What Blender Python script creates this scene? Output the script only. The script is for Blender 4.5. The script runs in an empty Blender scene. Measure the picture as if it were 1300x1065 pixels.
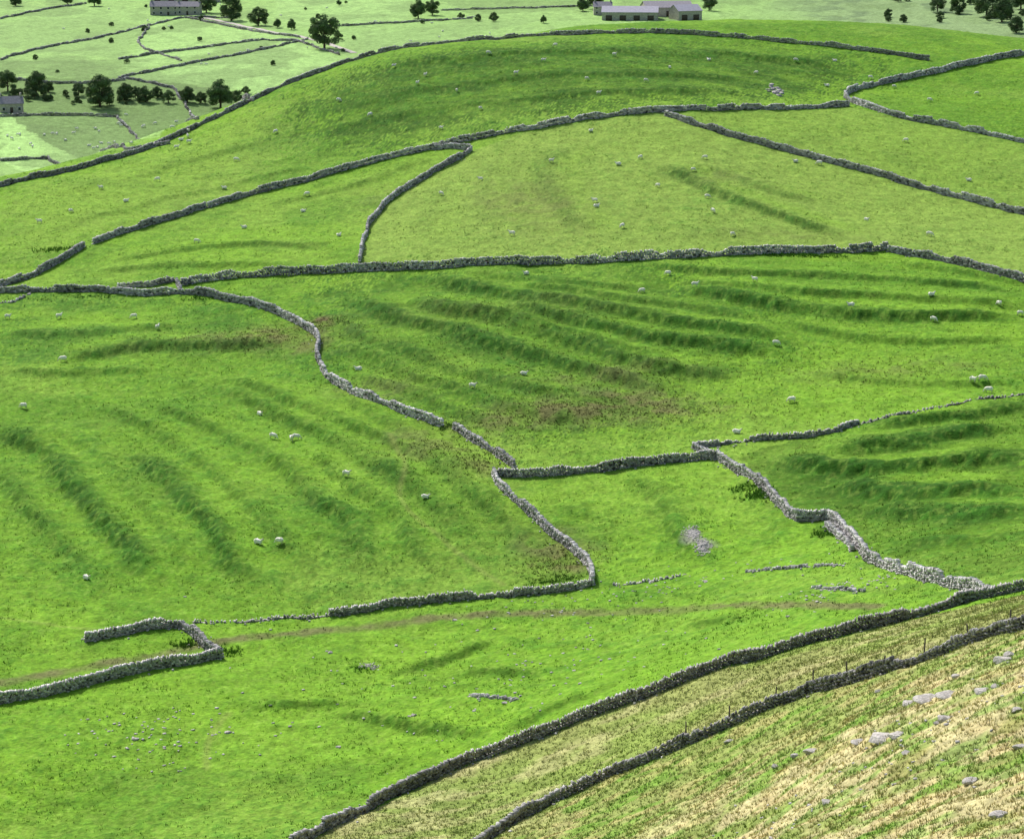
import bpy, bmesh, math, random, time
import numpy as np
from mathutils import Vector, Matrix
T0=time.time()
random.seed(7); rng=np.random.default_rng(7)
scene=bpy.context.scene
CAMZ=106.0; F=3000.0; PITCH=math.radians(13.5)
cp,sp=math.cos(PITCH),math.sin(PITCH)

def pixel_ray(px,py):
    u=(px-650.0)/F; v=(532.5-py)/F
    dy=cp+v*sp; dz=v*cp-sp
    return u/dy, dz/dy          # x and z per metre of Y, along the ray through an image pixel

# ------------------------------------------------------------------ terrain control points: image pixels with estimated distances
S=[(50,1065,238),(350,1065,230),(650,1065,215),(950,1065,170),(1250,1065,130),
(1300,790,205),(1100,855,215),(900,925,225),(770,978,232),
(1300,742,262),(1100,795,258),(900,850,256),(750,905,254),(560,978,250),
(1200,900,170),(1000,950,195),(850,1000,212),
(1100,740,283),(900,780,290),(650,850,285),(350,900,276),(350,975,256),(50,975,255),(50,870,285),
(1150,700,300),(900,700,325),(650,740,322),(350,740,326),(50,740,328),(1050,640,340),(900,600,365),(1250,620,335),
(650,600,370),(650,500,415),(650,400,465),(650,340,500),(650,250,560),(650,150,630),(650,100,670),
(1250,500,400),(1250,400,455),(1250,340,495),(1250,260,560),(1250,170,630),
(950,500,408),(950,400,460),(950,330,500),(950,240,562),(950,140,640),
(50,600,385),(50,500,430),(50,400,485),(50,360,510),(50,300,552),
(350,600,378),(350,500,424),(350,400,475),(350,330,520),(350,250,585),(350,180,640),
(0,238,605),(130,208,630),(262,155,670),(390,98,700),(500,64,720),(660,48,735),(860,44,745),(1040,56,745),(1180,76,728),
(900,27,800),(1100,29,800),(1300,50,780),(740,34,775),(1100,110,695)]
C=[]
for px,py,Y in S:
    bx,bz=pixel_ray(px,py); C.append((bx*Y,Y,bz*Y))
C+=[(0,0,-2),(-60,0,-4),(60,0,2),(0,60,-33),(-60,70,-40),(60,60,-30),(0,130,-68),(-60,140,-75),(60,100,-47),
(-165,700,-99.5),(-110,775,-98),(-60,835,-96),(0,900,-94),(80,950,-92),(160,950,-92),(260,950,-92),(-225,760,-99),(-220,900,-97),
(-100,1000,-95.5),(0,1100,-93),(150,1150,-92),(-250,1200,-91),(0,1300,-88),(200,1300,-87.5),(350,1250,-82),(-350,1500,-85),
(0,1500,-84),(350,1500,-74),(0,1900,-75),(-450,1900,-78),(450,1900,-60),(0,2200,-60)]
C=np.array(C,float)
P=C[:,:2]/100.0; n=len(P)
def kern(r2): return 0.5*r2*np.log(r2+1e-12)
d2=((P[:,None]-P[None])**2).sum(-1)
A=np.zeros((n+3,n+3)); A[:n,:n]=kern(d2)+np.eye(n)*0.004
A[:n,n]=1; A[:n,n+1:]=P; A[n,:n]=1; A[n+1:,:n]=P.T
WT=np.linalg.solve(A,np.concatenate([C[:,2],[0,0,0]]))
def base_z(x,y):
    x=np.asarray(x,float).ravel(); y=np.asarray(y,float).ravel()
    yc=np.clip(y,-60,2200); lim=0.26*np.maximum(yc,0)+40
    xc=np.clip(x,-lim,lim)
    out=np.empty_like(xc)
    for i in range(0,len(xc),60000):
        a=xc[i:i+60000]/100; b=yc[i:i+60000]/100
        o=WT[n]+WT[n+1]*a+WT[n+2]*b
        for k in range(n):
            o+=WT[k]*kern((a-P[k,0])**2+(b-P[k,1])**2)
        out[i:i+60000]=o
    out+=np.maximum(y-2200,0)*0.06
    return out+CAMZ

YS=np.exp(np.linspace(math.log(100),math.log(2400),700))
def ground_hit(px,py):
    bx,bz=pixel_ray(px,py)
    g=base_z(bx*YS,YS)-(CAMZ+bz*YS)
    idx=np.nonzero(g>0)[0]
    if len(idx)==0: return bx*2300,2300.0
    i=max(idx[0],1); t=g[i-1]/(g[i-1]-g[i]); Y=YS[i-1]+t*(YS[i]-YS[i-1])
    return bx*Y,Y
def trace(pts):
    out=[]
    for p in pts:
        if len(p)==3:
            bx,_=pixel_ray(p[0],p[1]); out.append((bx*p[2],p[2]))
        else: out.append(ground_hit(*p))
    return np.array(out)

# ------------------------------------------------------------------ noise
def hsh(ix,iy,s):
    h=(ix.astype(np.int64)*374761393+iy.astype(np.int64)*668265263+s*1442695041)&0xFFFFFFFF
    h=((h^(h>>13))*1274126177)&0xFFFFFFFF
    h=h^(h>>16)
    return (h&0xFFFF)/65535.0
def vnoise(x,y,s=0):
    ix=np.floor(x); iy=np.floor(y); fx=x-ix; fy=y-iy
    fx=fx*fx*(3-2*fx); fy=fy*fy*(3-2*fy)
    a=hsh(ix,iy,s); b=hsh(ix+1,iy,s); c=hsh(ix,iy+1,s); d=hsh(ix+1,iy+1,s)
    return (a*(1-fx)+b*fx)*(1-fy)+(c*(1-fx)+d*fx)*fy
def fbm(x,y,s=0,o=3):
    r=0;a=0.5;t=0
    for i in range(o):
        c,sn=math.cos(i*0.9+.3),math.sin(i*0.9+.3)
        r=r+a*vnoise((x*c-y*sn)*2**i+i*17.3,(x*sn+y*c)*2**i-i*9.1,s+i); t+=a; a*=0.5
    return r/t
def sstep(a,b,x):
    t=np.clip((x-a)/(b-a),0,1); return t*t*(3-2*t)

# ------------------------------------------------------------------ grid
rows=np.concatenate([[-200,-100,-40,0,20,40,60,80],np.exp(np.linspace(math.log(95),math.log(1750),1560)),[1850,2000,2300,2700,3300,4200,6000,9000]])
oc=np.array([1.08,1.25,1.6,2.3,3.6,6,10.])
cols=np.concatenate([-oc[::-1],np.linspace(-1,1,860),oc])
def Wd(Y): return 0.25*np.maximum(Y,60)+22
NR,NC=len(rows),len(cols)
GX=(Wd(rows)[:,None]*cols[None]).ravel(); GY=np.repeat(rows,NC)
GZ=base_z(GX,GY)
near=(GY>90)&(GY<2000)&(np.abs(GX)<Wd(GY)*1.02)

def seg_field(path,mask_idx,pad):
    x=GX[mask_idx]; y=GY[mask_idx]
    best=np.full(len(x),1e9); sg=np.zeros(len(x)); arc=np.zeros(len(x))
    L=0
    for i in range(len(path)-1):
        a=path[i]; b=path[i+1]; d=b-a; l=np.hypot(*d)+1e-6
        t=np.clip(((x-a[0])*d[0]+(y-a[1])*d[1])/l**2,0,1)
        ex=x-a[0]-t*d[0]; ey=y-a[1]-t*d[1]; r=np.hypot(ex,ey)
        c=(d[0]*(y-a[1])-d[1]*(x-a[0]))
        m=r<best; best[m]=r[m]; sg[m]=np.sign(c[m]); arc[m]=L+t[m]*l
        L+=l
    return best,sg,arc,L
def near_idx(path,pad):
    return np.nonzero((GX>path[:,0].min()-pad)&(GX<path[:,0].max()+pad)&(GY>path[:,1].min()-pad)&(GY<path[:,1].max()+pad))[0]
def smooth_path(p,k=2):
    for _ in range(k):
        q=[p[0]]
        for i in range(len(p)-1):
            q.append(p[i]*.75+p[i+1]*.25); q.append(p[i]*.25+p[i+1]*.75)
        q.append(p[-1]); p=np.array(q)
    return p

DARK=np.zeros(len(GX)); LITE=np.zeros(len(GX)); DZ=np.zeros(len(GX))
# lynchets: (path in image pixels, bank width m, height m, dark-band strength: painted bank shade plus rough grass)
LY=[([(560,350),(650,357),(700,366),(780,372),(850,374)],3,.9,.8),
([(845,352),(900,365),(960,374),(1040,379),(1150,383),(1230,388),(1320,396)],3.2,1.3,1),
([(850,362),(900,378),(960,391),(1050,400),(1150,406),(1240,404),(1320,408)],4.4,1.7,1),
([(800,334),(860,343),(920,349),(1000,352),(1080,354),(1200,364),(1320,378)],2.6,.9,.9),
([(1120,330),(1200,345),(1320,366)],2.2,.6,.5),
([(520,352),(600,370),(680,386),(760,399),(840,413),(920,424),(1030,440)],4.2,1.7,1),
([(620,388),(700,405),(780,424),(840,437),(920,443),(1010,450)],4,1.6,1),
([(500,380),(580,400),(660,424),(740,448),(800,466),(870,476),(950,480)],4.8,1.8,1),
([(560,396),(640,408),(720,428),(790,448),(860,458)],2.4,.8,.6),
([(430,376),(500,402),(580,432),(660,455),(740,474),(820,492),(890,500)],4,1.5,1),
([(410,398),(470,432),(540,462),(620,488),(700,506),(780,516)],3,1.1,.8),
([(425,435),(500,470),(560,495),(620,518),(700,534),(780,540)],3,1.2,.7),
([(440,470),(520,505),(590,530),(660,552)],2.4,.7,.5),
([(640,362),(720,378),(820,390),(900,398),(980,412)],2.6,1.0,.8),
([(950,588),(1030,598),(1100,602),(1180,597),(1250,587),(1320,577)],6.5,2.0,1),
([(1040,618),(1100,630),(1180,635),(1250,631),(1320,622)],6.5,1.8,1),
([(1080,645),(1150,657),(1230,660),(1320,652)],4.5,1.2,.8),
([(1090,548),(1160,545),(1240,530),(1320,512)],4,1.4,.9),
([(1020,576),(1100,574),(1180,564),(1250,550),(1320,538)],5,1.6,1),
([(1120,690),(1200,690),(1320,682)],3,.7,.5),
([(980,410),(1080,428),(1180,436),(1320,430)],2.6,.8,.6),
([(1020,468),(1120,488),(1220,492),(1320,482)],2.6,.7,.45),
([(-10,535),(30,560),(70,600),(110,645),(150,695),(190,750)],3.6,1.5,1),
([(-10,585),(25,630),(65,685),(105,745)],2.8,1.1,.85),
([(60,540),(120,580),(165,630),(205,685),(235,740)],2.0,.6,.4),
([(160,575),(205,612),(245,655),(285,700),(325,750)],3.6,1.5,1),
([(110,505),(180,545),(250,590),(310,645),(365,700),(400,745)],2.0,.7,.5),
([(240,490),(300,505),(360,530),(420,560),(480,595),(540,640),(590,690)],2.8,1.2,.9),
([(330,575),(370,605),(410,645),(450,695),(480,735)],3.3,1.3,1),
([(380,570),(430,605),(490,655),(530,705),(560,735)],2.0,.8,.55),
([(250,475),(340,502),(420,533),(490,562),(550,600),(620,655),(680,705)],2.2,.9,.65),
([(180,515),(260,545),(330,580),(380,615)],2.0,.7,.5),
([(60,458),(110,452),(170,441),(240,446),(310,440),(380,434)],4,1.2,.9),
([(-10,425),(80,430),(160,424),(250,410)],3.4,.8,.6),
([(-10,472),(60,478),(130,470),(200,475)],2.6,.7,.55),
([(420,500),(480,535),(540,580),(600,625),(650,670)],2,.6,.5),
([(715,180),(690,215),(695,255),(730,305)],4,.7,.5),
([(660,195),(650,240),(668,300)],3,.5,.35),
([(622,200),(610,240),(622,290)],3,.5,.35),
([(560,230),(540,270),(540,310)],3,.4,.3),
([(830,205),(880,235),(940,258),(1000,278),(1080,306)],3.6,1.1,.8),
([(880,212),(950,235),(1040,260)],3,.8,.6),
([(470,238),(500,215),(560,200)],3,.6,.4),
([(130,335),(200,322),(260,315),(340,312),(440,318)],3,.9,.8),
([(110,347),(200,341),(300,336),(380,336)],2.6,.7,.55),
([(330,262),(420,245),(500,222)],2.6,.5,.35),
([(780,600),(830,635),(870,680),(890,715)],3.2,1.1,.8),
([(700,640),(760,660),(800,700)],3,.6,.4),
([(930,600),(960,650),(1010,690)],3,.6,.4),
([(480,858),(560,842),(600,826),(640,808)],1.8,.55,.6),
([(400,905),(480,914),(560,933),(640,928)],2.0,.65,.65),
([(560,862),(620,855),(700,862)],1.8,.5,.6),
([(840,803),(900,790),(960,784)],2.4,.5,.5),
([(300,903),(380,893),(470,897)],1.8,.45,.5),
([(240,880),(200,915),(160,945)],1.3,.35,.4),
([(620,945),(700,900),(790,870)],2.2,.5,.4),
([(400,150),(520,120),(680,100),(850,96),(1000,108)],5,.7,.35),
([(380,175),(500,150),(650,130),(800,118),(980,122)],5,.6,.3),
([(450,100),(600,72),(780,66),(960,72),(1100,88)],7,.9,.45),
([(60,292),(180,262),(300,232),(420,205)],3,.6,.3),
([(150,232),(260,200),(380,170)],3,.6,.3),
]
tA=fbm(GX/0.55,GY/0.75,203,2)
for pts,w,h,dk in LY:
    p=smooth_path(trace(pts)); ii=near_idx(p,22)
    if len(ii)==0: continue
    r,sg,arc,L=seg_field(p,ii,22)
    wob=(vnoise(GX[ii]/13,GY[ii]/13,5)-.5)*w*0.9+(vnoise(GX[ii]/1.5,GY[ii]/1.5,6)-.5)*w*0.45
    wl=w*(.65+.7*vnoise(arc/11,arc*0+w*3.1,12))
    s=r*sg+wob
    end=sstep(0,1,np.minimum(arc,L-arc)/(0.12*L+4))*np.where((arc<=0.01)|(arc>=L-.01),0,1)
    end*=0.62+0.38*sstep(.25,.6,vnoise(arc/12,arc*0+w,11))
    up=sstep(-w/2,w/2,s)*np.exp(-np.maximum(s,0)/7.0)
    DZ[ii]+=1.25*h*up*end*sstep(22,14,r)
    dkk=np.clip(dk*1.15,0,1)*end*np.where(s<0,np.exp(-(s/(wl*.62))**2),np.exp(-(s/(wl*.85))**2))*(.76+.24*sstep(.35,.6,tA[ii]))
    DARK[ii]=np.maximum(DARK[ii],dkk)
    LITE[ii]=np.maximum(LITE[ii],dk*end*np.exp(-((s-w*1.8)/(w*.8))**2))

def patch(px,py,rx,ry,ang=0):
    cx,cy=ground_hit(px,py)
    a=math.radians(ang); c,s_=math.cos(a),math.sin(a)
    dx=GX-cx; dy=GY-cy
    wx=dx+(vnoise(GX/3,GY/3,21)-.5)*rx*.6; wy=dy+(vnoise(GX/3,GY/3,22)-.5)*ry*.6
    q=((wx*c+wy*s_)/rx)**2+((-wx*s_+wy*c)/ry)**2
    return np.exp(-q*1.2)
def poly_mask(pts,warp=2.0):
    p=trace(pts); m=np.zeros(len(GX)); ii=near_idx(p,warp+1)
    x=GX[ii]+(fbm(GX[ii]/5,GY[ii]/5,31)-.5)*2*warp; y=GY[ii]+(fbm(GX[ii]/5,GY[ii]/5,37)-.5)*2*warp
    if warp>=5:   # feathered edge
        x=x+(rng.random(len(ii))-.5)*warp*1.6; y=y+(rng.random(len(ii))-.5)*warp*1.6
    c=np.zeros(len(ii),bool)
    for k in range(len(p)):
        a=p[k]; b=p[(k+1)%len(p)]
        if a[1]==b[1]: continue
        t=((a[1]>y)!=(b[1]>y))&(x<(b[0]-a[0])*(y-a[1])/(b[1]-a[1])+a[0]); c^=t
    m[ii]=c; return m

t1=fbm(GX/0.9,GY/0.9,3,2); t2=fbm(GX/3.2,GY/3.2,9,3); t3=fbm(GX/14,GY/14,13,3); t4=fbm(GX/60,GY/60,15,3)
rough=0.35+0.65*sstep(.4,.65,t4)
DZ+=np.where(near,((tA-.5)*.18+(t1-.5)*0.26*rough+(t2-.5)*0.45+(t3-.5)*0.8),0)
GZ=GZ+DZ

# ------------------------------------------------------------------ land cover (albedo), with shade and haze painted in
def col(*c): return np.array(c,float)
G_B=col(.172,.335,.026); G_Y=col(.235,.350,.066); G_D=col(.022,.082,.008); G_M=col(.088,.215,.017)
BR=col(.17,.13,.068); DRY=col(.52,.46,.25); PALE=col(.29,.47,.155); OL=col(.27,.300,.10)
COL=np.tile(G_B,(len(GX),1))
def mixin(c,m):
    global COL
    m=np.clip(m,0,1)[:,None]; COL=COL*(1-m)+c*m
mixin(G_M,sstep(.40,.62,t4)*.45)
mixin(G_Y,sstep(.45,.7,fbm(GX/35,GY/35,41))*.35)
mixin(G_M,sstep(.48,.68,t3)*.55)
UP=[(598,192),(700,160),(840,143),(1000,192),(1150,232),(1310,270),(1310,360),(1128,317),(850,326),(600,336),(457,332),(470,280),(520,236)]
mixin(G_Y,poly_mask(UP)*.8)
RT=[(860,146),(1070,134),(1140,150),(1310,184),(1310,270),(1150,232),(1000,192)]
mixin(G_Y*.97,poly_mask(RT)*.55)
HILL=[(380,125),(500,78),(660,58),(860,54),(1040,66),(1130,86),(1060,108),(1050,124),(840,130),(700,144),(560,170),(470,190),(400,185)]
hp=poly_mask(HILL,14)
mixin(G_M*.60,hp*(.50+.42*sstep(.38,.62,fbm(GX/12,GY/7,51)))); mixin(G_D,hp*sstep(.5,.66,fbm(GX/3,GY/2,53))*.5)  # shade of the steep slope painted in, mixed with rough dark grass
mixin(G_Y,poly_mask([(0,245),(140,212),(270,160),(360,118),(380,185),(300,245),(120,300),(0,350)],8)*.35)
MID=[(420,350),(700,338),(900,340),(1000,420),(900,520),(700,570),(600,550),(440,480),(400,400)]
mp=poly_mask(MID,12)
mixin(G_M*.75,mp*(.40+.45*sstep(.4,.6,fbm(GX/8,GY/12,52)))); mixin(G_D*1.3,mp*sstep(.52,.68,t2)*.45)
rp=poly_mask([(940,580),(1060,545),(1310,500),(1310,735),(1180,720),(1090,690),(1000,650)],4)
mixin(G_M*.58,rp*(.52+.4*sstep(.4,.6,t3)))  # slope in shade, painted as darker green
mixin(G_B*1.06,poly_mask([(1000,430),(1310,420),(1310,490),(1100,540),(900,545),(880,510)],12)*.5)
mixin(G_D*1.6,poly_mask([(0,375),(160,378),(310,390),(395,425),(405,470),(250,470),(0,460)],8)*.55*sstep(.35,.6,t3))
mixin(G_B*1.10,poly_mask([(250,795),(500,770),(752,748),(1200,748),(1100,790),(800,880),(560,960),(0,975),(0,890),(280,835)],3)*.5)
mixin(G_B*1.10,poly_mask([(650,612),(900,585),(990,650),(1090,715),(1200,742),(760,742),(740,700)],3)*.5)
for a in [(690,690,9,10,.6),(620,640,9,12,.45),(520,540,14,12,.4),(700,605,10,5,.4),(1060,640,7,10,.4),(470,440,12,8,.4),(350,440,16,8,.4),(800,760,14,5,.35),(640,850,14,8,.3),(300,890,12,8,.3),(930,300,20,10,.2)]:
    mixin(G_M*.7,patch(*a[:4])*a[4]*(.4+.6*sstep(.4,.6,t2)))
mixin(G_B*1.12,LITE*.5)  # lit strip above each bank painted brighter
mixin(G_D,DARK*.92)  # shaded bank faces and their longer grass painted as dark bands
mixin(G_D*1.8,sstep(.55,.72,t1)*.32*(.4+.6*rough))
mixin(G_D*1.8,sstep(.56,.74,t2)*.38*rough)
mixin(G_D*1.8,sstep(.60,.72,tA)*.34*(.35+.65*sstep(.4,.6,fbm(GX/20,GY/20,207))))
mixin(G_Y*1.12,sstep(.60,.74,1-tA)*.25)
for a in [(405,408,5,3.5,.9),(350,425,9,7,.5),(390,440,7,6,.5),(790,512,14,9,.6),(700,525,12,6,.5),(850,525,16,6,.45),(1130,472,18,8,.35),(715,715,6,7,.7),(700,690,5,6,.5),
          (560,575,9,7,.4),(610,600,5,5,.5),(540,555,8,7,.35),(780,480,16,6,.35),(1000,300,20,6,.25),(640,540,10,8,.4),(700,270,12,25,.3),(920,225,10,10,.3),(640,250,10,20,.25),(480,250,8,14,.25),(300,432,20,7,.35),(480,500,10,8,.3),(640,400,25,8,.2)]:
    mixin(BR,patch(*a[:4])*a[4]*(.35+.65*sstep(.42,.6,t2)))
tr=smooth_path(trace([(-20,872),(100,848),(200,832),(290,810),(400,803),(500,793),(560,784),(680,777),(800,776),(900,771),(1000,769),(1110,772)]))
ii=near_idx(tr,6); r,sg,arc,L=seg_field(tr,ii,6)
m=np.zeros(len(GX)); r2=r+(vnoise(GX[ii]/2,GY[ii]/2,61)-.5)*1.0
m[ii]=np.exp(-(r2/1.5)**4)*.95*(.6+.4*sstep(.3,.6,t2[ii])); mixin(col(.145,.155,.06),m)
for pth in ([(0,785),(120,800)],[(290,905),(262,940),(262,975)],[(495,560),(520,600),(500,640),(560,690),(640,740)]):
    tr=smooth_path(trace(pth)); ii=near_idx(tr,4); r,sg,arc,L=seg_field(tr,ii,4); m=np.zeros(len(GX)); m[ii]=np.exp(-(r/.5)**2)*.4; mixin(col(.24,.27,.08),m)
NS=[(1320,752),(1200,775),(1080,805),(960,838),(850,873),(750,910),(650,950),(560,983),(430,1045),(370,1085),(700,1085),(770,985),(880,942),(990,896),(1100,863),(1200,830),(1320,800)]
mixin(OL,poly_mask(NS,.6)*(.60+.35*sstep(.4,.6,t3)))
mixin(DRY,poly_mask(NS,.6)*sstep(.48,.7,fbm(GX/5,GY/2.5,71))*.40)
NB=[(1330,796),(1200,828),(1100,862),(990,895),(880,940),(770,985),(590,1085),(1330,1085)]
nb=poly_mask(NB,.6); nb=np.maximum(nb,(GY<130)*1.0)
mixin(OL*1.02,nb*.7)
w_,_z=ground_hit(1300,960)
dd=sstep(75,5,np.hypot(GX-w_,(GY-_z)*1.0))
mixin(DRY,nb*np.clip(sstep(.66,.36,fbm(GX/4,GY/4,73)-0.0)*dd*1.6,0,.85))
mixin(DRY*col(1,.88,.8),nb*sstep(.5,.66,fbm(GX/2.2,GY/2.2,75))*.35)
mixin(G_M*1.3,nb*sstep(.54,.68,fbm(GX/3.1,GY/1.8,77))*.6)
mixin(col(.30,.28,.27),np.clip(patch(886,690,1.9,5.0,25)*1.7-.5,0,1)*.7)
# background valley: distance haze painted in as paler grass
far=sstep(640,720,GY)*((GZ-CAMZ)<-78)*near
bgn=fbm(GX/90,GY/60,81,2)
mixin(PALE,far*(.75+.2*bgn)); 
BGF=[([(0,145),(150,142),(250,150),(240,190),(0,205)],PALE*1.25,.9),([(160,98),(370,55),(430,75),(380,100),(300,115)],PALE*1.1,.8),
([(0,100),(160,98),(300,118),(320,135),(0,140)],PALE*.42,.75),([(0,30),(120,20),(190,35),(150,75),(0,60)],PALE*.8,.7),([(190,30),(340,40),(360,50),(160,92)],PALE*1.08,.8),
([(440,50),(600,25),(700,25),(560,50),(440,72)],PALE*.8,.7),([(350,0),(520,0),(520,25),(400,35),(350,25)],PALE*1.05,.8),([(560,0),(760,0),(750,12),(600,20)],PALE*.6,.6),([(0,78),(150,76),(150,98),(0,98)],PALE*.6,.6)]
for p,c,a in BGF: mixin(c,poly_mask(p,3)*a*far)
rg=sstep(120,200,GX)*sstep(1000,1150,GY)*near
mixin(col(.21,.30,.14),rg*.8); mixin(col(.11,.17,.085),rg*sstep(.5,.62,fbm(GX/14,GY/30,91))*.65)
mixin(col(.14,.22,.08),far*sstep(.56,.68,fbm(GX/30,GY/50,93))*.45)
mixin(col(.16,.25,.09),far*sstep(.55,.7,fbm(GX/5,GY/12,95))*.35)
COL=np.clip(COL*(0.86+0.28*t1[:,None])*(0.92+0.16*t2[:,None]),0,1)

def new_mesh(name,V,Fc,colors=None,mat=None,smooth=False):
    me=bpy.data.meshes.new(name)
    V=np.asarray(V,np.float32); Fc=np.asarray(Fc,np.int32); k=Fc.shape[1]
    me.vertices.add(len(V)); me.vertices.foreach_set('co',V.ravel())
    me.loops.add(Fc.size); me.loops.foreach_set('vertex_index',Fc.ravel())
    me.polygons.add(len(Fc)); me.polygons.foreach_set('loop_start',np.arange(0,Fc.size,k,dtype=np.int32))
    if smooth: me.polygons.foreach_set('use_smooth',np.ones(len(Fc),bool))
    me.update(calc_edges=True)
    if colors is not None:
        at=me.color_attributes.new('Col','FLOAT_COLOR','POINT')
        cc=np.ones((len(V),4),np.float32); cc[:,:3]=colors; at.data.foreach_set('color',cc.ravel())
    if mat: me.materials.append(mat)
    return me
def add_obj(name,me,loc=(0,0,0),rot=0,scale=None,parent=None):
    o=bpy.data.objects.new(name,me); scene.collection.objects.link(o)
    o.location=loc; o.rotation_euler=(0,0,rot)
    if scale is not None: o.scale=scale if hasattr(scale,'__len__') else (scale,)*3
    if parent: o.parent=parent
    return o
def make_mat(name,attr=True,base=(.3,.3,.3),rough=.9,nscale=3,namp=.35,bump=.4,bscale=8,bdist=.1,spec=.15,coords='Object',nscale2=None):
    m=bpy.data.materials.new(name); m.use_nodes=True; nt=m.node_tree; N=nt.nodes; L=nt.links
    b=N['Principled BSDF']; b.inputs['Roughness'].default_value=rough; b.inputs['Specular IOR Level'].default_value=spec
    tc=N.new('ShaderNodeTexCoord')
    def noise(sc,det=3):
        x=N.new('ShaderNodeTexNoise'); x.inputs['Scale'].default_value=sc; x.inputs['Detail'].default_value=det; x.inputs['Roughness'].default_value=.65
        L.new(tc.outputs[coords],x.inputs['Vector']); return x
    if attr:
        a=N.new('ShaderNodeVertexColor'); a.layer_name='Col'; src=a.outputs['Color']
    else:
        a=N.new('ShaderNodeRGB'); a.outputs[0].default_value=(*base,1); src=a.outputs[0]
    def modulate(src,sc,amp):
        x=noise(sc); mr=N.new('ShaderNodeMapRange'); mr.inputs[1].default_value=.3; mr.inputs[2].default_value=.7
        mr.inputs[3].default_value=1-amp; mr.inputs[4].default_value=1+amp
        L.new(x.outputs['Fac'],mr.inputs[0])
        vm=N.new('ShaderNodeVectorMath'); vm.operation='SCALE'; L.new(src,vm.inputs[0]); L.new(mr.outputs[0],vm.inputs['Scale']); return vm.outputs[0]
    src=modulate(src,nscale,namp)
    if nscale2: src=modulate(src,nscale2,namp*.7)
    L.new(src,b.inputs['Base Color'])
    if bump>0:
        x=noise(bscale,4); bp=N.new('ShaderNodeBump'); bp.inputs['Strength'].default_value=bump; bp.inputs['Distance'].default_value=bdist
        L.new(x.outputs['Fac'],bp.inputs['Height']); L.new(bp.outputs[0],b.inputs['Normal'])
    return m
M_ground=make_mat('pasture_grass',nscale=1.7,namp=.30,nscale2=.40,bump=.7,bscale=2.4,bdist=.32,spec=.05)
M_stone=make_mat('limestone_drystone',nscale=5,namp=.25,bump=.4,bscale=9,bdist=.05)
M_tuft=make_mat('grass_blades',nscale=1.5,namp=.15,bump=0,spec=.05)
M_rock=make_mat('limestone_rock',attr=False,base=(.41,.39,.37),nscale=2.5,namp=.4,nscale2=9,bump=.8,bscale=5,bdist=.15)

jj,kk=np.meshgrid(np.arange(NR-1),np.arange(NC-1),indexing='ij')
i0=(jj*NC+kk).ravel()
FQ=np.stack([i0,i0+1,i0+1+NC,i0+NC],1)
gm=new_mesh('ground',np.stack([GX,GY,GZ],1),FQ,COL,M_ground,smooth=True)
add_obj('ground',gm)
GZ2=GZ.reshape(NR,NC)
def z_at(x,y):
    x=np.atleast_1d(np.asarray(x,float)); y=np.atleast_1d(np.asarray(y,float))
    j=np.clip(np.searchsorted(rows,y)-1,0,NR-2); t=(y-rows[j])/(rows[j+1]-rows[j])
    def rowz(j):
        s=x/Wd(rows[j]); k=np.clip(np.searchsorted(cols,s)-1,0,NC-2); f=(s-cols[k])/(cols[k+1]-cols[k])
        return GZ2[j,k]*(1-f)+GZ2[j,k+1]*f
    return rowz(j)*(1-t)+rowz(j+1)*t

# ------------------------------------------------------------------ dry stone walls
CUBE=np.array([(-1,-1,-1),(1,-1,-1),(1,1,-1),(-1,1,-1),(-1,-1,1),(1,-1,1),(1,1,1),(-1,1,1)],float)
CF=np.array([(0,3,2,1),(4,5,6,7),(0,1,5,4),(1,2,6,5),(2,3,7,6),(3,0,4,7)])
def boxes(c,hs,yaw,jit,roll=None):
    n=len(c); V=CUBE[None]*hs[:,None,:]
    V=V*(1+(rng.random((n,8,3))-.5)*jit)
    if roll is not None:
        cr,sr=np.cos(roll)[:,None],np.sin(roll)[:,None]; X=V[:,:,0]*cr-V[:,:,2]*sr; Z=V[:,:,0]*sr+V[:,:,2]*cr; V=np.stack([X,V[:,:,1],Z],-1)
    cy,sy=np.cos(yaw)[:,None],np.sin(yaw)[:,None]
    X=V[:,:,0]*cy-V[:,:,1]*sy; Y=V[:,:,0]*sy+V[:,:,1]*cy
    V=np.stack([X,Y,V[:,:,2]],-1)+c[:,None,:]
    Fc=(CF[None]+(np.arange(n)*8)[:,None,None]).reshape(-1,4)
    return V.reshape(-1,3),Fc
def resample(p,step):
    d=np.hypot(*np.diff(p,axis=0).T); s=np.concatenate([[0],np.cumsum(d)])
    q=np.arange(0,s[-1],step)
    return np.stack([np.interp(q,s,p[:,0]),np.interp(q,s,p[:,1])],1),q
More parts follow.
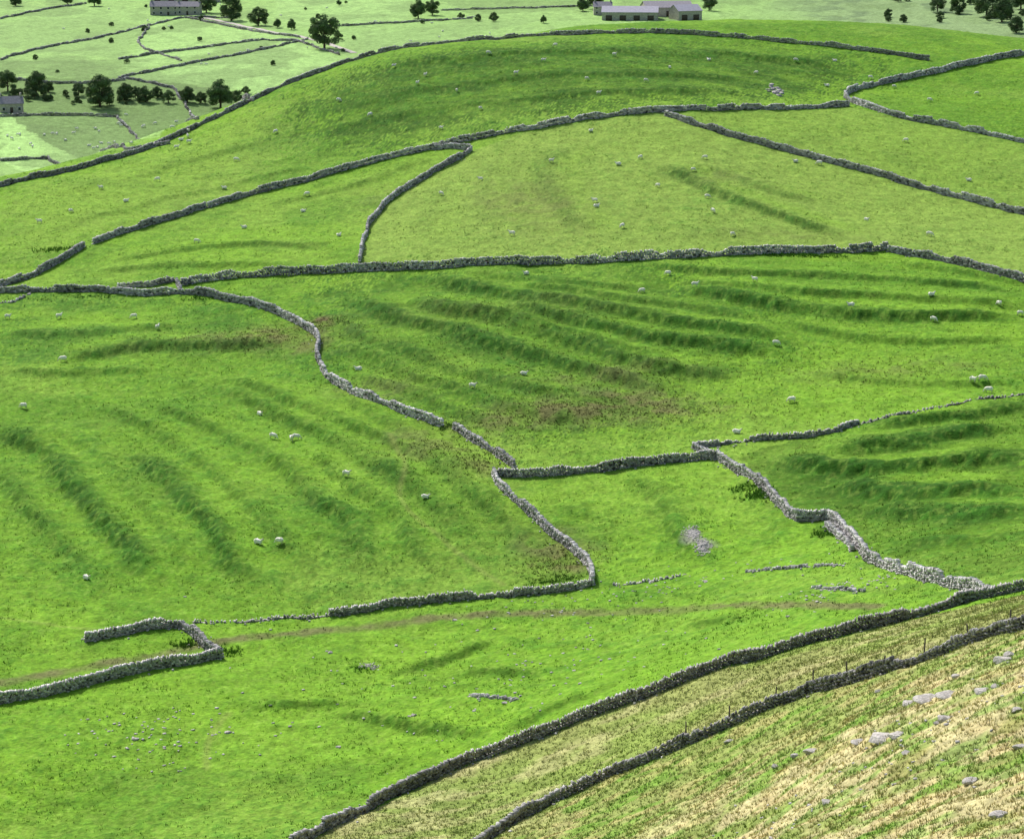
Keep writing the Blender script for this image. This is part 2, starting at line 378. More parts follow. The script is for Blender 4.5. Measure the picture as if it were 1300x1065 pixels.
def stone_wall(pts,H=1.55,sl=None,nc=None,ruin=0.0,name='dry_stone_wall',tone=1.0,k=1,wob=.25):
    p=smooth_path(trace(pts),k); my=p[:,1].mean()
    if sl is None: sl=.36 if my<330 else (.46 if my<450 else (.6 if my<850 else 1.3))
    if nc is None: nc=6 if my<330 else (5 if my<450 else (4 if my<850 else 3))
    q,s=resample(p,sl)
    if len(q)<3: return
    tg=np.gradient(q,axis=0); yaw=np.arctan2(tg[:,1],tg[:,0])
    nx,ny=-np.sin(yaw),np.cos(yaw)
    w=(vnoise(s/7,s*0+3,7)-.5)*2*wob; q=q+np.stack([nx*w,ny*w],1)
    gz=z_at(q[:,0],q[:,1]); gz=np.convolve(np.pad(gz,2,mode='edge'),np.ones(5)/5,'valid')
    hh=H*(1+(vnoise(s/3.5,s*0,8)-.5)*.34)
    dip=sstep(.70,.86,vnoise(s/4.0,s*0+9,17))*.45+ruin*sstep(.25,.75,vnoise(s/2.5,s*0+2,18))
    hh=hh*(1-np.clip(dip,0,.85))
    big=1+.40*(vnoise(s/9,s*0+5,19)-.5)
    Vs=[];Fs=[];Cs=[];off=0
    def emit(c,hs,yw,jit,cl,roll=None):
        nonlocal off
        V,Fc=boxes(c,hs,yw,jit,roll); Vs.append(V); Fs.append(Fc+off); off+=len(V); Cs.append(np.repeat(cl,8,axis=0))
    ph=hh*.84/nc
    for r in range(nc):
        f=(r+.5)/nc
        half=.36*(1-f)+.21*f
        sh=(r%2)*.5*sl
        nn=len(q)
        c=np.stack([q[:,0]+np.cos(yaw)*sh+nx*rng.normal(0,.05,nn),q[:,1]+np.sin(yaw)*sh+ny*rng.normal(0,.05,nn),gz-.12+ph*(r+.5)+rng.normal(0,.02,nn)],1)
        hs=np.stack([sl*.5*rng.uniform(.7,1.02,nn),half*rng.uniform(.8,1.15,nn),ph*.5*rng.uniform(.75,1.05,nn)],1)
        g=np.clip(rng.normal(.37,.15,nn),.07,.75)*tone*(.8+.25*f)*big
        cl=np.stack([g*1.0,g*.96,g*.96],1)
        emit(c,hs,yaw+rng.normal(0,.10,nn),.3,cl)
    # cope stones on edge
    q2=q; cs=max(sl*.5,.18)
    for o_ in (0.,.5):
        m=rng.random(len(q2))>(.10+ruin*.5)
        c=np.stack([q2[:,0]+np.cos(yaw)*o_*sl,q2[:,1]+np.sin(yaw)*o_*sl,gz-.12+ph*nc+.10],1)[m]; nn=len(c)
        hs=np.stack([cs*.42*rng.uniform(.6,1.1,nn),.25*rng.uniform(.8,1.3,nn),.19*rng.uniform(.5,1.6,nn)],1)
        g=np.clip(rng.normal(.48,.14,nn),.16,.8)*tone*big[m]; cl=np.stack([g*1.0,g*.97,g*.97],1)
        emit(c,hs,(yaw[m]+rng.normal(0,.15,nn)),.35,cl,rng.normal(0,.3,nn))
    nf=int(len(q)*(.22 if my<500 else .05)*(1+1*ruin)); ix=rng.integers(0,len(q),nf); off_=rng.normal(0,.8,nf)
    c=np.stack([q[ix,0]+nx[ix]*off_,q[ix,1]+ny[ix]*off_,np.zeros(nf)],1); c[:,2]=z_at(c[:,0],c[:,1])+.03
    g=rng.uniform(.3,.55,nf); emit(c,rng.uniform(.06,.17,(nf,3)),rng.random(nf)*6,.5,np.stack([g,g*.98,g*.94],1))
    me=new_mesh(name,np.concatenate(Vs),np.concatenate(Fs),np.clip(np.concatenate(Cs),0,1),M_stone)
    add_obj(name,me)
CR=[(-30,246,600),(0,240,605),(60,228,618),(130,208,630),(200,185,650),(262,155,670),(330,122,688),(390,98,700),(440,80,710),(500,64,720),(580,54,728),(660,48,735),(760,44,741),(860,44,745),(960,49,745),(1040,56,743),(1110,67,737),(1180,78,727)]
stone_wall(CR,1.5,tone=.75)
stone_wall([(-30,368),(5,363),(40,352),(75,335),(108,315)],1.7)
stone_wall([(118,311),(150,299),(210,280),(262,264)],1.7)
stone_wall([(264,264),(300,254),(330,244),(400,228),(470,208),(550,189),(570,184),(640,170),(700,160),(760,149),(840,143),(930,141),(1000,139),(1078,135)],1.75)
stone_wall([(552,189),(575,188),(598,192),(560,214),(520,237),(490,260),(470,282),(462,307),(457,334)],1.6,k=0,tone=1.1)
stone_wall([(230,363),(250,360),(310,353),(380,348),(450,345),(520,343),(600,340),(680,337),(760,334),(850,329),(940,325),(1030,322),(1125,319)],2.0)
stone_wall([(1128,320),(1180,331),(1240,346),(1320,367)],1.8)
stone_wall([(-30,372),(60,372),(130,371),(152,374)],1.5)
stone_wall([(152,374),(190,376),(232,374),(262,376),(310,386),(350,397),(390,417),(404,429),(402,454),(412,479),(430,492),(460,509),(500,526),(540,539),(562,546)],1.7,tone=1.15)
stone_wall([(150,367),(190,364),(222,358),(230,373)],1.4,k=0)
stone_wall([(578,547),(610,568),(640,586),(654,596)],1.6,ruin=.2)
stone_wall([(630,609),(680,607),(740,601),(800,593),(860,586),(912,582)],1.6)
stone_wall([(912,582),(880,569),(940,562),(1000,556),(1060,549),(1090,541)],1.1,ruin=.45,k=0)
stone_wall([(1090,541),(1160,528),(1230,512),(1310,500)],.3,ruin=.95,tone=.6)
stone_wall([(912,582),(930,596),(950,609),(972,626),(990,644),(1005,667),(1030,664),(1055,661),(1075,676),(1090,699),(1110,716),(1140,726),(1180,736),(1215,745),(1262,752)],1.75,tone=1.15)
stone_wall([(1050,668),(1066,680),(1082,700)],1.1,ruin=.5,tone=1.2)
stone_wall([(628,608),(632,626),(650,644),(680,664),(710,686),(735,706),(750,724),(753,745)],1.55,tone=1.15)
stone_wall([(753,746),(700,752),(640,756),(580,762),(520,768),(470,776),(420,782)],1.2,ruin=.15)
stone_wall([(420,782),(340,784),(245,790)],.35,ruin=.9,tone=.8)
stone_wall([(108,816),(140,810),(180,802),(228,797),(245,808),(262,824),(284,834),(250,842),(200,849),(150,860),(100,874),(50,885),(-30,897)],1.5,k=0,tone=1.05)
stone_wall([(1330,743),(1300,748),(1250,759),(1200,772),(1140,789),(1080,804),(1020,819),(960,836),(900,855),(850,873),(800,892),(750,910),(700,930),(650,950),(600,967),(560,983),(500,1010),(430,1045),(370,1080)],1.5,tone=.70)
W12=[(1340,788),(1300,799),(1250,812),(1200,829),(1150,846),(1100,862),(1040,880),(990,895),(940,917),(880,942),(820,967),(770,985),(680,1025),(590,1080)]
stone_wall(W12,1.35,tone=.64,ruin=.2)
stone_wall([(1330,64),(1300,70),(1250,79),(1200,91),(1150,101),(1100,111),(1072,119),(1076,128),(1100,138),(1140,151),(1200,161),(1260,173),(1330,187)],1.9,tone=1.15)
stone_wall([(845,147),(880,160),(940,178),(1000,193),(1060,209),(1120,225),(1180,243),(1240,258),(1330,278)],1.75)
for b in ([(150,100),(200,90),(260,78),(330,65),(392,50)],[(0,77),(60,60),(130,48),(200,30),(240,22),(300,24)],[(150,76),(250,62),(360,48),(430,70)],[(0,148),(80,146),(170,150),(250,152)],
          [(0,205),(80,200),(150,196),(215,182)],[(240,24),(330,42),(380,48)],[(0,25),(60,12),(110,5)],[(395,36),(500,30),(600,24)],[(160,100),(240,118),(320,130)],[(560,14),(650,12),(760,8)],[(0,100),(80,108),(160,102)],[(190,34),(170,60),(230,78)]):
    stone_wall(b,1.2,tone=.75,ruin=.1,wob=.6)
for b in ([(780,742),(820,738),(865,730)],[(950,723),(1010,720),(1068,718)],[(1035,745),(1065,750),(1095,752)],[(600,884),(625,890),(655,893)],[(40,375),(18,385),(0,386)]):
    stone_wall(b,.25,ruin=.95,name='ruined_stone_wall',tone=.9,wob=.6)
print('walls',time.time()-T0)

# ------------------------------------------------------------------ rocks
def rock_mesh(seed,flat=.6):
    bm=bmesh.new(); bmesh.ops.create_icosphere(bm,subdivisions=3,radius=1); rs=np.random.default_rng(seed)
    pl=[(Vector(rs.normal(size=3)).normalized(),rs.uniform(.5,.85)) for _ in range(9)]
    for v in bm.verts:
        for nn,d in pl:
            t=v.co.dot(nn)-d
            if t>0: v.co-=nn*t
        v.co*=1+rs.normal(0,.025); v.co.z*=flat
    me=bpy.data.meshes.new('rock'); bm.to_mesh(me); bm.free(); me.materials.append(M_rock); return me
RM=[rock_mesh(i,f) for i,f in enumerate([.6,.45,.7,.25,.5])]
def put_rock(px,py,sz,k,name='limestone_boulder',sx=1):
    x,y=ground_hit(px,py); add_obj(name,RM[k],(x,y,float(z_at(x,y)[0])+sz*.04),random.uniform(0,6),(sz*sx,sz,sz))
for px,py,sz,k in [(1275,838,.95,0),(1283,831,.6,2),(1200,912,.7,4),(1190,918,.4,0),(1215,860,.5,0),(1120,940,1.5,3),(1092,946,.8,3),(1140,934,.9,3),(1030,957,.8,1),(1010,962,.45,0),(1180,889,1.4,3),(1205,884,1.2,3),
  (1248,877,.9,3),(1265,872,.5,1),(925,941,.6,1),(1290,902,.5,1),(1235,990,.7,1),(1050,1020,.6,1),(1270,1035,.7,1),(1155,894,.9,3),(1115,878,.35,2),(1295,945,.6,1),(1150,960,.5,0),(985,975,.4,2),
  (577,790,.42,0),(420,831,.4,2),(415,829,.25,0),(525,914,.45,2),(519,916,.3,0),(290,930,.5,0),(172,940,.5,4),(430,949,.4,0),(650,752,.6,2),(640,896,.4,0),(895,738,.4,0),(1075,690,.6,0),(1060,672,.5,2),(235,757,.3,0),(1000,785,.3,0),(240,818,.3,1),(350,935,.25,0),(575,968,.3,1)]:
    put_rock(px,py,sz,k)
def scatter_stones(name,px,py,rx,ry,nn,s0,s1,g0=.28,g1=.5):
    cx,cy=ground_hit(px,py); a=rng.normal(0,.45,(nn,2)); x=cx+a[:,0]*rx; y=cy+a[:,1]*ry
    c=np.stack([x,y,z_at(x,y)+s0*.1],1); g=rng.uniform(g0,g1,nn)
    V,Fc=boxes(c,rng.uniform(s0,s1,(nn,3))*np.array([1,1,.5]),rng.random(nn)*6,.6)
    add_obj(name,new_mesh(name,V,Fc,np.repeat(np.stack([g,g*.97,g*.94],1),8,axis=0),M_stone))
scatter_stones('scree_patch',880,683,1.1,3.0,350,.05,.15)
scatter_stones('scree_patch',893,698,1.1,3.0,350,.05,.15)
scatter_stones('scattered_rocks',1180,935,24,16,130,.05,.18,.30,.48)
scatter_stones('scattered_rocks',470,846,1.6,1.5,90,.04,.12)
scatter_stones('scattered_rocks',650,860,30,25,120,.06,.2)
scatter_stones('scattered_rocks',1075,745,10,7,60,.06,.2)
scatter_stones('scattered_rocks',985,116,2,9,40,.3,.6,.3,.5)
scatter_stones('scattered_rocks',200,930,14,12,100,.06,.2)
scatter_stones('scattered_rocks',820,748,25,10,90,.06,.18)

# ------------------------------------------------------------------ grass tufts
def tufts(name,x,y,h,spread,colr,nb=5):
    N=len(x)
    if N==0: return
    z=z_at(x,y)-.03
    X=np.repeat(x,nb); Y=np.repeat(y,nb); Z=np.repeat(z,nb); H=np.repeat(h,nb)*rng.uniform(.55,1.1,N*nb); SP=np.repeat(spread,nb)
    a=rng.random(N*nb)*6.283; r=rng.random(N*nb)*SP*.5; bx=X+np.cos(a)*r; by=Y+np.sin(a)*r
    a2=rng.random(N*nb)*3.14; wd=H*.14+.010
    tipx=bx+np.cos(a)*H*.45+.1*H; tipy=by+np.sin(a)*H*.45
    V=np.stack([np.stack([bx-np.cos(a2)*wd,by-np.sin(a2)*wd,Z],1),np.stack([bx+np.cos(a2)*wd,by+np.sin(a2)*wd,Z],1),np.stack([tipx,tipy,Z+H],1)],1).reshape(-1,3)
    Fc=np.arange(N*nb*3).reshape(-1,3)
    cc=np.repeat(colr,nb,axis=0)*rng.uniform(.7,1.3,(N*nb,1)); cc=np.repeat(cc,3,axis=0); cc[2::3]*=1.2
    add_obj(name,new_mesh(name,V,Fc,np.clip(cc,0,1),M_tuft))
def land_at(x,y):
    j=np.clip(np.searchsorted(rows,y),0,NR-1); k=np.clip(np.searchsorted(cols,x/Wd(rows[j])),0,NC-1); return COL[j*NC+k]
def in_poly(p,x,y):
    c=np.zeros(len(x),bool)
    for k in range(len(p)):
        a=p[k]; b=p[(k+1)%len(p)]
        if a[1]==b[1]: continue
        c^=((a[1]>y)!=(b[1]>y))&(x<(b[0]-a[0])*(y-a[1])/(b[1]-a[1])+a[0])
    return c
N=100000
y=np.exp(rng.uniform(math.log(215),math.log(720),N)); x=rng.uniform(-.235,.235,N)*y
dens=sstep(.38,.62,fbm(x/9,y/9,101))*.8+sstep(.5,.7,fbm(x/2.5,y/2.5,103))*.6
k=rng.random(N)<dens*.8; x=x[k]; y=y[k]
c=land_at(x,y)*rng.uniform(.6,1.1,(len(x),1)); h=rng.uniform(.10,.26,len(x))*(1+y/900)
tufts('grass_tussocks',x,y,h,h*1.6,c,4)
N=80000
pn=trace(NB); ps=trace(NS)
y=rng.uniform(110,262,N); x=rng.uniform(-.25,.25,N)*y
k=in_poly(pn,x,y)|in_poly(ps,x,y); x=x[k]; y=y[k]
c=land_at(x,y)*rng.uniform(.7,1.2,(len(x),1)); st=rng.random(len(x))<.3
c[st]=c[st]*.4+DRY*.6
h=rng.uniform(.12,.34,len(x)); tufts('dry_grass',x,y,h,h*1.5,c,6)
def plant_patch(name,px,py,rx,ry,nn,colr,h0,h1):
    cx,cy=ground_hit(px,py); a=rng.normal(0,.6,(nn,2)); x=cx+a[:,0]*rx; y=cy+a[:,1]*ry
    cc=np.array(colr)[None]*rng.uniform(.6,1.4,(nn,1)); cc=cc*.6+land_at(x,y)*.4; h=rng.uniform(h0,h1,nn); tufts(name,x,y,h,h*1.1,cc,5)
for px,py,rx,ry,nn in [(405,410,5,4,300),(350,428,9,7,300),(790,512,16,11,600),(700,527,14,8,400),(850,525,18,8,450),(1130,472,22,11,400),(712,712,6,7,420),(560,575,10,9,300),(610,598,6,6,200),(780,480,20,9,350),(640,540,12,9,300),(300,430,20,9,300),(540,470,18,10,300),(600,590,14,8,250),(960,455,20,8,200),(660,420,22,14,300)]:
    plant_patch('thistle_patch',px,py,rx,ry,nn,(.13,.095,.05),.15,.42)
for px,py,rx,ry,nn,hh in [(962,632,2.2,2.5,160,.6),(1045,678,1.5,2,100,.5),(238,818,1.5,1.5,100,.5),(945,620,2,2,90,.5),(262,378,6,2,80,.6),(1020,326,9,1.2,160,.7),(940,788,2.5,2.5,60,.35),(458,850,1.3,1.3,70,.35),(290,826,1.5,1.5,80,.5),(480,336,3,1.5,80,.6),(700,737,4,1.5,100,.5),(570,545,2,2,60,.6),(75,317,5,2,120,.7),(110,378,16,2,140,.5)]:
    plant_patch('nettle_patch',px,py,rx,ry,nn,(.05,.13,.02),hh*.5,hh*1.1)
print('tufts',time.time()-T0)

# ------------------------------------------------------------------ post and wire fence beside near wall
M_wood=make_mat('weathered_wood',attr=False,base=(.13,.11,.09),nscale=6,namp=.35,bump=.4,bscale=20,bdist=.02)
fp,_s=resample(smooth_path(trace(W12[:11]),1),4.6)
Vs=[];Fs=[];off=0
tops=[]
for i,(x,y) in enumerate(fp):
    y2=y+.65; z=float(z_at(x,y2)[0]); lean=rng.normal(0,.05,2); H=2.2+rng.normal(0,.18)
    ring=[]
    for zz,r in ((-.3,.085),(H-.06,.075),(H,.04)):
        for k in range(6):
            a=k*math.pi/3; ring.append((x+math.cos(a)*r+lean[0]*zz,y2+math.sin(a)*r+lean[1]*zz,z+zz))
    Vs+=ring
    for l in range(2):
        for k in range(6): Fs.append((off+l*6+k,off+l*6+(k+1)%6,off+l*6+6+(k+1)%6,off+l*6+6+k))
    Fs.append((off+12,off+13,off+14,off+15)); Fs.append((off+12,off+15,off+16,off+17)); off+=18
    tops.append((x,y2,z,H))
for i in range(len(tops)-1):
    a,b=tops[i],tops[i+1]
    for hh in (.5,.9,1.3,1.65,1.95):
        r=.005
        Vs+=[(a[0],a[1],a[2]+hh-r),(a[0],a[1],a[2]+hh+r),(b[0],b[1],b[2]+hh+r),(b[0],b[1],b[2]+hh-r)]; Fs.append((off,off+1,off+2,off+3)); off+=4
add_obj('post_and_wire_fence',new_mesh('post_and_wire_fence',Vs,Fs,None,M_wood))

# ------------------------------------------------------------------ sheep
M_sheep=make_mat('fleece',nscale=8,namp=.10,bump=.5,bscale=18,bdist=.03)
def sheep_mesh(pose):
    lie=pose=='lying'
    zb=.34 if lie else .62
    V=[(-.05,0,zb),(-.38,0,zb+.02),(-.55,0,zb+.02),(.28,0,zb+.0),(.46,0,zb+.05)]
    R=[.27,.26,.15,.26,.19]; E=[(0,1),(1,2),(0,3),(3,4)]
    def add(v,r,p): V.append(v);R.append(r);E.append((p,len(V)-1)); return len(V)-1
    if pose=='grazing':
        a=add((.62,0,.42),.11,4); a=add((.72,0,.24),.085,a); a=add((.80,0,.16),.07,a); a=add((.88,0,.07),.045,a); hd=(.74,.22)
    else:
        a=add((.60,0,zb+.22),.11,4); a=add((.66,0,zb+.36),.09,a); a=add((.78,0,zb+.34),.075,a); a=add((.90,0,zb+.27),.045,a); hd=(.68,zb+.40)
    add((-.64,0,zb-.06),.04,2); 
    if not lie:
        for sy in (-1,1):
            a=add((-.44,sy*.14,.50),.12,1); a=add((-.38,sy*.13,.36),.07,a); a=add((-.50,sy*.13,.24),.038,a); a=add((-.47,sy*.13,.08),.03,a); add((-.44,sy*.13,.02),.035,a)
            a=add((.34,sy*.13,.45),.10,3); a=add((.34,sy*.12,.28),.045,a); a=add((.35,sy*.12,.08),.03,a); add((.37,sy*.12,.02),.035,a)
    else:
        for sy in (-1,1):
            a=add((-.36,sy*.22,.16),.12,1); a=add((-.12,sy*.28,.07),.05,a)
            a=add((.34,sy*.18,.14),.09,3); add((.50,sy*.16,.06),.045,a)
    me=bpy.data.meshes.new('s'); me.from_pydata(V,E,[]); o=bpy.data.objects.new('s',me); scene.collection.objects.link(o)
    md=o.modifiers.new('skin','SKIN'); sv=me.skin_vertices[0].data
    for i,r in enumerate(R): sv[i].radius=(r,r)
    sv[0].use_root=True
    sb=o.modifiers.new('sub','SUBSURF'); sb.levels=2; sb.render_levels=2
    dg=bpy.context.evaluated_depsgraph_get(); m2=bpy.data.meshes.new_from_object(o.evaluated_get(dg)); bpy.data.objects.remove(o)
    bm=bmesh.new(); bm.from_mesh(m2)
    for sy in (-1,1):
        x,z=hd; vs=[bm.verts.new(p) for p in ((x,sy*.05,z-.02),(x+.05,sy*.06,z),(x+.02,sy*.19,z-.05),(x-.02,sy*.15,z-.07))]; bm.faces.new(vs)
    bm.to_mesh(m2); bm.free()
    at=m2.color_attributes.new('Col','FLOAT_COLOR','POINT')
    for i,v in enumerate(m2.vertices):
        face=v.co.x>hd[0]+.02; leg=(not lie) and v.co.z<.34 and abs(v.co.y)>.05 and v.co.x<.5
        c=(.40,.36,.31) if face or leg else (.88,.85,.76); at.data[i].color=(*c,1)
    for p in m2.polygons: p.use_smooth=True
    m2.materials.clear(); m2.materials.append(M_sheep); return m2
SM=[sheep_mesh('grazing'),sheep_mesh('standing'),sheep_mesh('lying')]
SH=[(160,257),(390,250),(385,270),(285,240),(755,260),(757,266),(785,210),(895,203),(813,202),(898,252),(905,272),(790,291),(1010,206),(1040,209),(880,220),(750,167),(835,237),
(620,72),(1060,78),(1135,112),(745,102),(655,97),(500,87),(705,62),(540,97),(580,117),(900,77),(815,374),(882,370),(848,350),(1080,397),(1185,410),(1182,382),(1268,392),(1295,402),(958,364),(668,354),
(985,442),(1235,490),(1247,489),(935,550),(1005,510),(665,482),(1255,499),(30,520),(347,560),(370,562),(540,640),(376,560),(328,698),(355,699),(330,527),(75,405),(110,737),(440,614),(240,182),(160,147),
(530,110),(690,80),(780,72),(850,88),(960,95),(1010,80),(430,130),(470,150),(610,140),(760,120),(820,105),(350,170),(200,230),(90,270),(430,300),(250,310),(310,290),(610,230),(650,300),(560,250),(1100,280),(1180,300),(930,300),(700,210),(1230,230),(1150,180),(1240,120),(1180,130),(50,283),(128,240),(300,205),(560,165),(1105,100),(1050,110),(455,470),(600,500),(80,460),(200,420),(170,405),(10,405)]
for i,(px,py) in enumerate(SH):
    x,y=ground_hit(px,py); k=random.choices([0,1,2],[5,3,3])[0]
    rz=random.choice([0,math.pi])+random.gauss(0,.6); s=random.uniform(1.05,1.25)
    add_obj('sheep',SM[k],(x,y,float(z_at(x,y)[0])+.02),rz,s)
for i in range(34):
    px=random.uniform(5,240); py=random.uniform(153,192); x,y=ground_hit(px,py)
    add_obj('sheep',SM[i%3],(x,y,float(z_at(x,y)[0])+.02),random.uniform(0,6),1.2)
for i in range(26):
    px=random.uniform(10,640); py=random.uniform(5,95)
    x,y=ground_hit(px,py)
    if y>800: add_obj('sheep',SM[i%3],(x,y,float(z_at(x,y)[0])+.02),random.uniform(0,6),1.2)

# ------------------------------------------------------------------ trees
M_leaf=make_mat('leaves',nscale=.6,namp=.25,bump=0,spec=.1)
M_bark=make_mat('bark',attr=False,base=(.09,.07,.055),nscale=4,namp=.3,bump=.5,bscale=10,bdist=.05)
def tree_mesh(seed,wide=1.0,nleaf=7000):
    rs=np.random.default_rng(seed); bm=bmesh.new()
    def limb(a,b,r0,r1):
        a=Vector(a);b=Vector(b);d=(b-a); q=d.to_track_quat('Z','Y').to_matrix().to_4x4()
        bmesh.ops.create_cone(bm,cap_ends=True,segments=8,radius1=r0,radius2=r1,depth=d.length,matrix=Matrix.Translation((a+b)/2)@q)
    limb((0,0,-.05),(.01,0,.2),.035,.028); limb((.01,0,.2),(0,.01,.6),.028,.012)
    lobes=[]
    for i in range(26):
        a=i*2.4+rs.uniform(-.4,.4); z=rs.uniform(.16,.80); env=math.sqrt(max(.05,1-((z-.45)/.48)**2))
        rr=rs.uniform(.45,1.0)*.36*wide*env
        c=(math.cos(a)*rr,math.sin(a)*rr,z); lobes.append((c,rs.uniform(.10,.165)))
        if i<12: limb((.01,0,rs.uniform(.12,.4)),c,.013,.004)
    lobes.append(((.02,0,.85),.13)); lobes.append(((0,0,.5),.22)); lobes.append(((0,.03,.66),.2))
    me=bpy.data.meshes.new('t'); bm.to_mesh(me); bm.free()
    V0=np.array([v.co[:] for v in me.vertices]); F0=[tuple(p.vertices) for p in me.polygons]
    V=[];Cc=[]; off=len(V0)
    for l,(c,r) in enumerate(lobes):
        m=nleaf//len(lobes); d=rs.normal(size=(m,3)); d/=np.linalg.norm(d,axis=1)[:,None]; rad=r*rs.uniform(.35,1.15,m)**.6
        p=np.array(c)+d*rad[:,None]*np.array([1,1,.85])
        t=np.cross(d,rs.normal(size=(m,3))); t/=np.linalg.norm(t,axis=1)[:,None]; b=np.cross(d,t)+d*rs.normal(0,.4,(m,1)); s=rs.uniform(.013,.027,m)[:,None]
        q=np.stack([p-t*s,p+b*s*.7,p+t*s,p-b*s*.7],1).reshape(-1,3); V.append(q)
        g=rs.uniform(.7,1.3)*rs.uniform(.7,1.3,m); Cc.append(np.repeat(np.stack([.10*g,.155*g,.065*g],1),4,axis=0))
    V=np.concatenate(V); Cc=np.concatenate(Cc); nq=len(V)//4
    me2=bpy.data.meshes.new('tree'); me2.from_pydata(np.concatenate([V0,V]).tolist(),[],F0+[(off+4*i,off+4*i+1,off+4*i+2,off+4*i+3) for i in range(nq)])
    me2.materials.append(M_bark); me2.materials.append(M_leaf)
    mi=np.zeros(len(me2.polygons),np.int32); mi[len(F0):]=1; me2.polygons.foreach_set('material_index',mi)
    at=me2.color_attributes.new('Col','FLOAT_COLOR','POINT'); cc=np.ones((len(me2.vertices),4),np.float32); cc[off:,:3]=Cc; at.data.foreach_set('color',cc.ravel())
    return me2
TM=[tree_mesh(1,1.0),tree_mesh(2,1.2),tree_mesh(3,.9),tree_mesh(4,1.1)]
def put_tree(px,py,wpx,k,name='deciduous_tree',asp=1.0):
    x,y=ground_hit(px,py)
    if y<740: return            # only in the valley behind the hill
    wm=wpx*y/F*.97
    H=wm/.88*asp; add_obj(name,TM[k],(x,y,float(z_at(x,y)[0])-.1),random.uniform(0,6),(wm/.88,wm/.88,H))
for i,(px,py,w) in enumerate([(127,136,44),(185,130,22),(280,138,40),(10,116,28),(46,122,34),(322,127,20),(346,113,22),(412,62,42),(294,27,34),(328,33,26),(352,36,12),(214,131,18),(238,131,22),(262,17,26),(531,24,24),(549,20,20),(158,128,24),
 (86,6,20),(120,8,22),(755,12,30),(1290,42,22),(1252,22,34),(1272,28,34),(1190,16,22),(607,27,10),(627,28,12),(370,38,14),(172,126,16),(62,118,16),(300,130,18),(740,15,18),(900,14,20),(1215,18,24),(255,132,16),(1296,12,30),(430,52,12),(20,8,18),(585,24,9),(690,30,10),(100,122,18),(200,124,16)]):
    put_tree(px,py,w,i%4,asp=random.uniform(.85,1.0))
for i in range(48):
    px=random.uniform(0,330); py=random.uniform(118,134); put_tree(px,py,random.uniform(5,13),i%4,'hawthorn_bush',.8)
for i in range(22):
    px=random.uniform(1120,1300); py=random.uniform(0,30); put_tree(px,py,random.uniform(6,14),i%4,'hawthorn_bush',.8)
for i in range(24):
    px=random.uniform(0,560); py=random.uniform(2,100); put_tree(px,py,random.uniform(4,9),i%4,'hawthorn_bush',.8)

# ------------------------------------------------------------------ buildings
M_hw=make_mat('stone_masonry',attr=False,base=(.42,.39,.34),nscale=1.5,namp=.3,nscale2=5,bump=.3)
M_rf=make_mat('slate_roof',attr=False,base=(.26,.25,.28),nscale=1.2,namp=.2,bump=.2)
M_rf2=make_mat('sheet_roof',attr=False,base=(.38,.37,.44),nscale=.8,namp=.12,bump=.1)
M_gl=make_mat('window_glass',attr=False,base=(.03,.035,.04),rough=.2,nscale=1,namp=.1,bump=0,spec=.5)
M_fr=make_mat('white_paint',attr=False,base=(.7,.7,.68),nscale=2,namp=.05,bump=0)
M_dr=make_mat('timber_door',attr=False,base=(.10,.08,.06),nscale=2,namp=.2,bump=0)
def box_obj(name,c,s,mat,parent):
    V=CUBE*np.array(s)/2+np.array(c); return add_obj(name,new_mesh(name,V,CF,None,mat),parent=parent)
def building(name,px,py,L,D,eh,rh,rot=0,roof=M_rf,house=True,dz=0):
    x,y=ground_hit(px,py); e=bpy.data.objects.new(name,None); scene.collection.objects.link(e)
    e.location=(x,y,float(z_at(x,y)[0])-.2+dz); e.rotation_euler=(0,0,rot)
    l,d=L/2,D/2
    V=[(-l,-d,-1),(l,-d,-1),(l,d,-1),(-l,d,-1),(-l,-d,eh),(l,-d,eh),(l,d,eh),(-l,d,eh),(-l,0,eh+rh),(l,0,eh+rh)]
    me=bpy.data.meshes.new('walls'); me.from_pydata(V,[],[(0,1,5,4),(2,3,7,6),(1,2,6,9,5),(3,0,4,8,7)]); me.materials.append(M_hw); add_obj('walls',me,parent=e)
    o=.35; t=.18; k=rh/d
    V=[]; 
    for zz in (0.02,t):
        V+=[(-l-o,-d-o,eh-k*o+zz),(l+o,-d-o,eh-k*o+zz),(l+o,0,eh+rh+zz),(-l-o,0,eh+rh+zz),(l+o,d+o,eh-k*o+zz),(-l-o,d+o,eh-k*o+zz)]
    Fr=[(6,7,8,9),(9,8,10,11),(0,3,2,1),(3,5,4,2),(0,1,7,6),(4,5,11,10),(1,2,8,7),(2,4,10,8),(3,0,6,9),(5,3,9,11)]
    me=bpy.data.meshes.new('roof'); me.from_pydata(V,[],Fr); me.materials.append(roof); add_obj('roof',me,parent=e)
    if house:
        nw=max(3,int(L/3.5))
        for i in range(nw):
            xx=-l+(i+.5)*L/nw
            for zz in ((1.5,) if eh<4 else (1.5,4.1)):
                if i==nw//2 and zz<2: box_obj('door',(xx,-d-.03,1.05),(1.1,.1,2.1),M_dr,e); continue
                box_obj('window_frame',(xx,-d-.02,zz),(1.25,.1,1.35),M_fr,e); box_obj('window',(xx,-d-.05,zz),(1.0,.1,1.1),M_gl,e)
        for sx in (-1,1): box_obj('chimney',(sx*(l-.6),0,eh+rh+.5),(.7,.9,1.8),M_hw,e)
    else:
        nw=max(2,int(L/7))
        for i in range(nw): box_obj('doorway',(-l+(i+.5)*L/nw,-d-.03,1.5),(3.4,.1,3.0),M_dr,e)
    return e
building('stone_farmhouse',210,19,16,8,5.0,2.6,.05)
building('stone_farmhouse',240,19,13,8,4.6,2.4,-.1)
building('stone_barn',218,6,24,9,5,2.8,.1,house=False)
building('stone_cottage',14,142,9,6,3.6,2.4,.3)
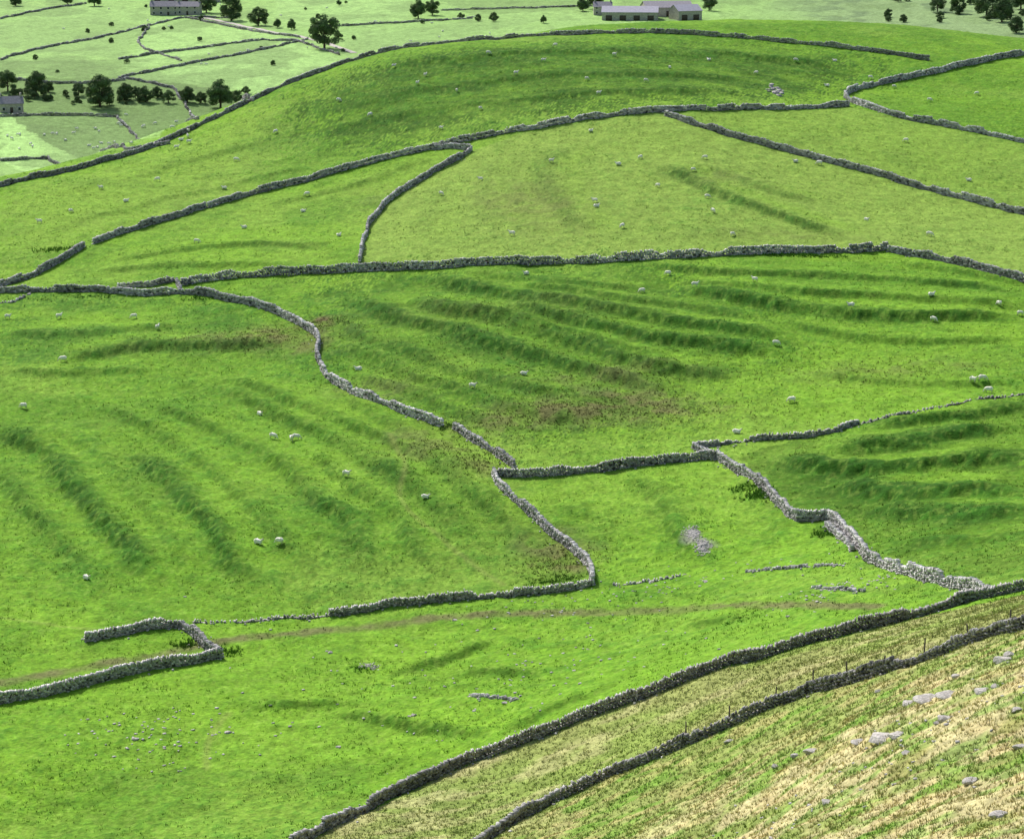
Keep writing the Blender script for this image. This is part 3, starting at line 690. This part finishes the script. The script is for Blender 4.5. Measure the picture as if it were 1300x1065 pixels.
building('stone_barn',262,3,16,8,4,2.5,0,house=False)
building('farm_barn',800,25,30,15,4.6,2.8,-.08,M_rf2,False)
building('farm_barn',846,20,26,18,4.8,3.0,.12,M_rf,False)
building('farm_barn',870,25,14,12,5,3.0,.4,M_rf2,False)
building('stone_farmhouse',765,19,10,8,4.6,2.5,0)

def ribbon(name,pts,w,mat):
    p,_=resample(smooth_path(trace(pts)),2.0); tg=np.gradient(p,axis=0); tg/=np.hypot(tg[:,0],tg[:,1])[:,None]
    a=p+np.stack([-tg[:,1],tg[:,0]],1)*w/2; b=p-np.stack([-tg[:,1],tg[:,0]],1)*w/2
    za=np.maximum(z_at(a[:,0],a[:,1]),z_at(b[:,0],b[:,1]))+.12
    V=np.concatenate([np.c_[a,za],np.c_[b,za]]); m=len(p); i=np.arange(m-1); Fc=np.stack([i+m,i+m+1,i+1,i],1)
    add_obj(name,new_mesh(name,V,Fc,None,mat))
M_lane=make_mat('gravel_lane',attr=False,base=(.45,.43,.38),nscale=1,namp=.15,bump=.1)
ribbon('farm_lane',[(255,22),(300,32),(350,42),(400,50),(450,68)],3.5,M_lane)

# ------------------------------------------------------------------ light, sky, camera
w=bpy.data.worlds.new('World'); scene.world=w; w.use_nodes=True; nt=w.node_tree
bg=nt.nodes['Background']; sk=nt.nodes.new('ShaderNodeTexSky'); sk.sky_type='NISHITA'; sk.sun_disc=False
ELEV=math.radians(44); AZ=math.radians(-28)   # azimuth from +Y, clockwise positive
sk.sun_elevation=ELEV; sk.sun_rotation=AZ; sk.air_density=1.0; sk.dust_density=3.5
nt.links.new(sk.outputs[0],bg.inputs[0]); bg.inputs[1].default_value=.15
sd=bpy.data.lights.new('sun','SUN'); sd.energy=4.6; sd.angle=math.radians(5); sd.color=(1,.96,.89)
so=bpy.data.objects.new('sun',sd); scene.collection.objects.link(so)
dirv=Vector((math.sin(AZ)*math.cos(ELEV),math.cos(AZ)*math.cos(ELEV),math.sin(ELEV)))
so.rotation_euler=dirv.to_track_quat('Z','Y').to_euler(); so.location=(0,300,300)
cd=bpy.data.cameras.new('camera'); cam=bpy.data.objects.new('camera',cd); scene.collection.objects.link(cam); scene.camera=cam
cam.location=(0,0,CAMZ); cam.rotation_euler=(math.pi/2-PITCH,0,0)
cd.sensor_width=36; cd.lens=F/1300*36; cd.clip_start=1; cd.clip_end=20000
scene.view_settings.view_transform='Standard'; scene.view_settings.look='None'; scene.view_settings.exposure=0
print('done',time.time()-T0)
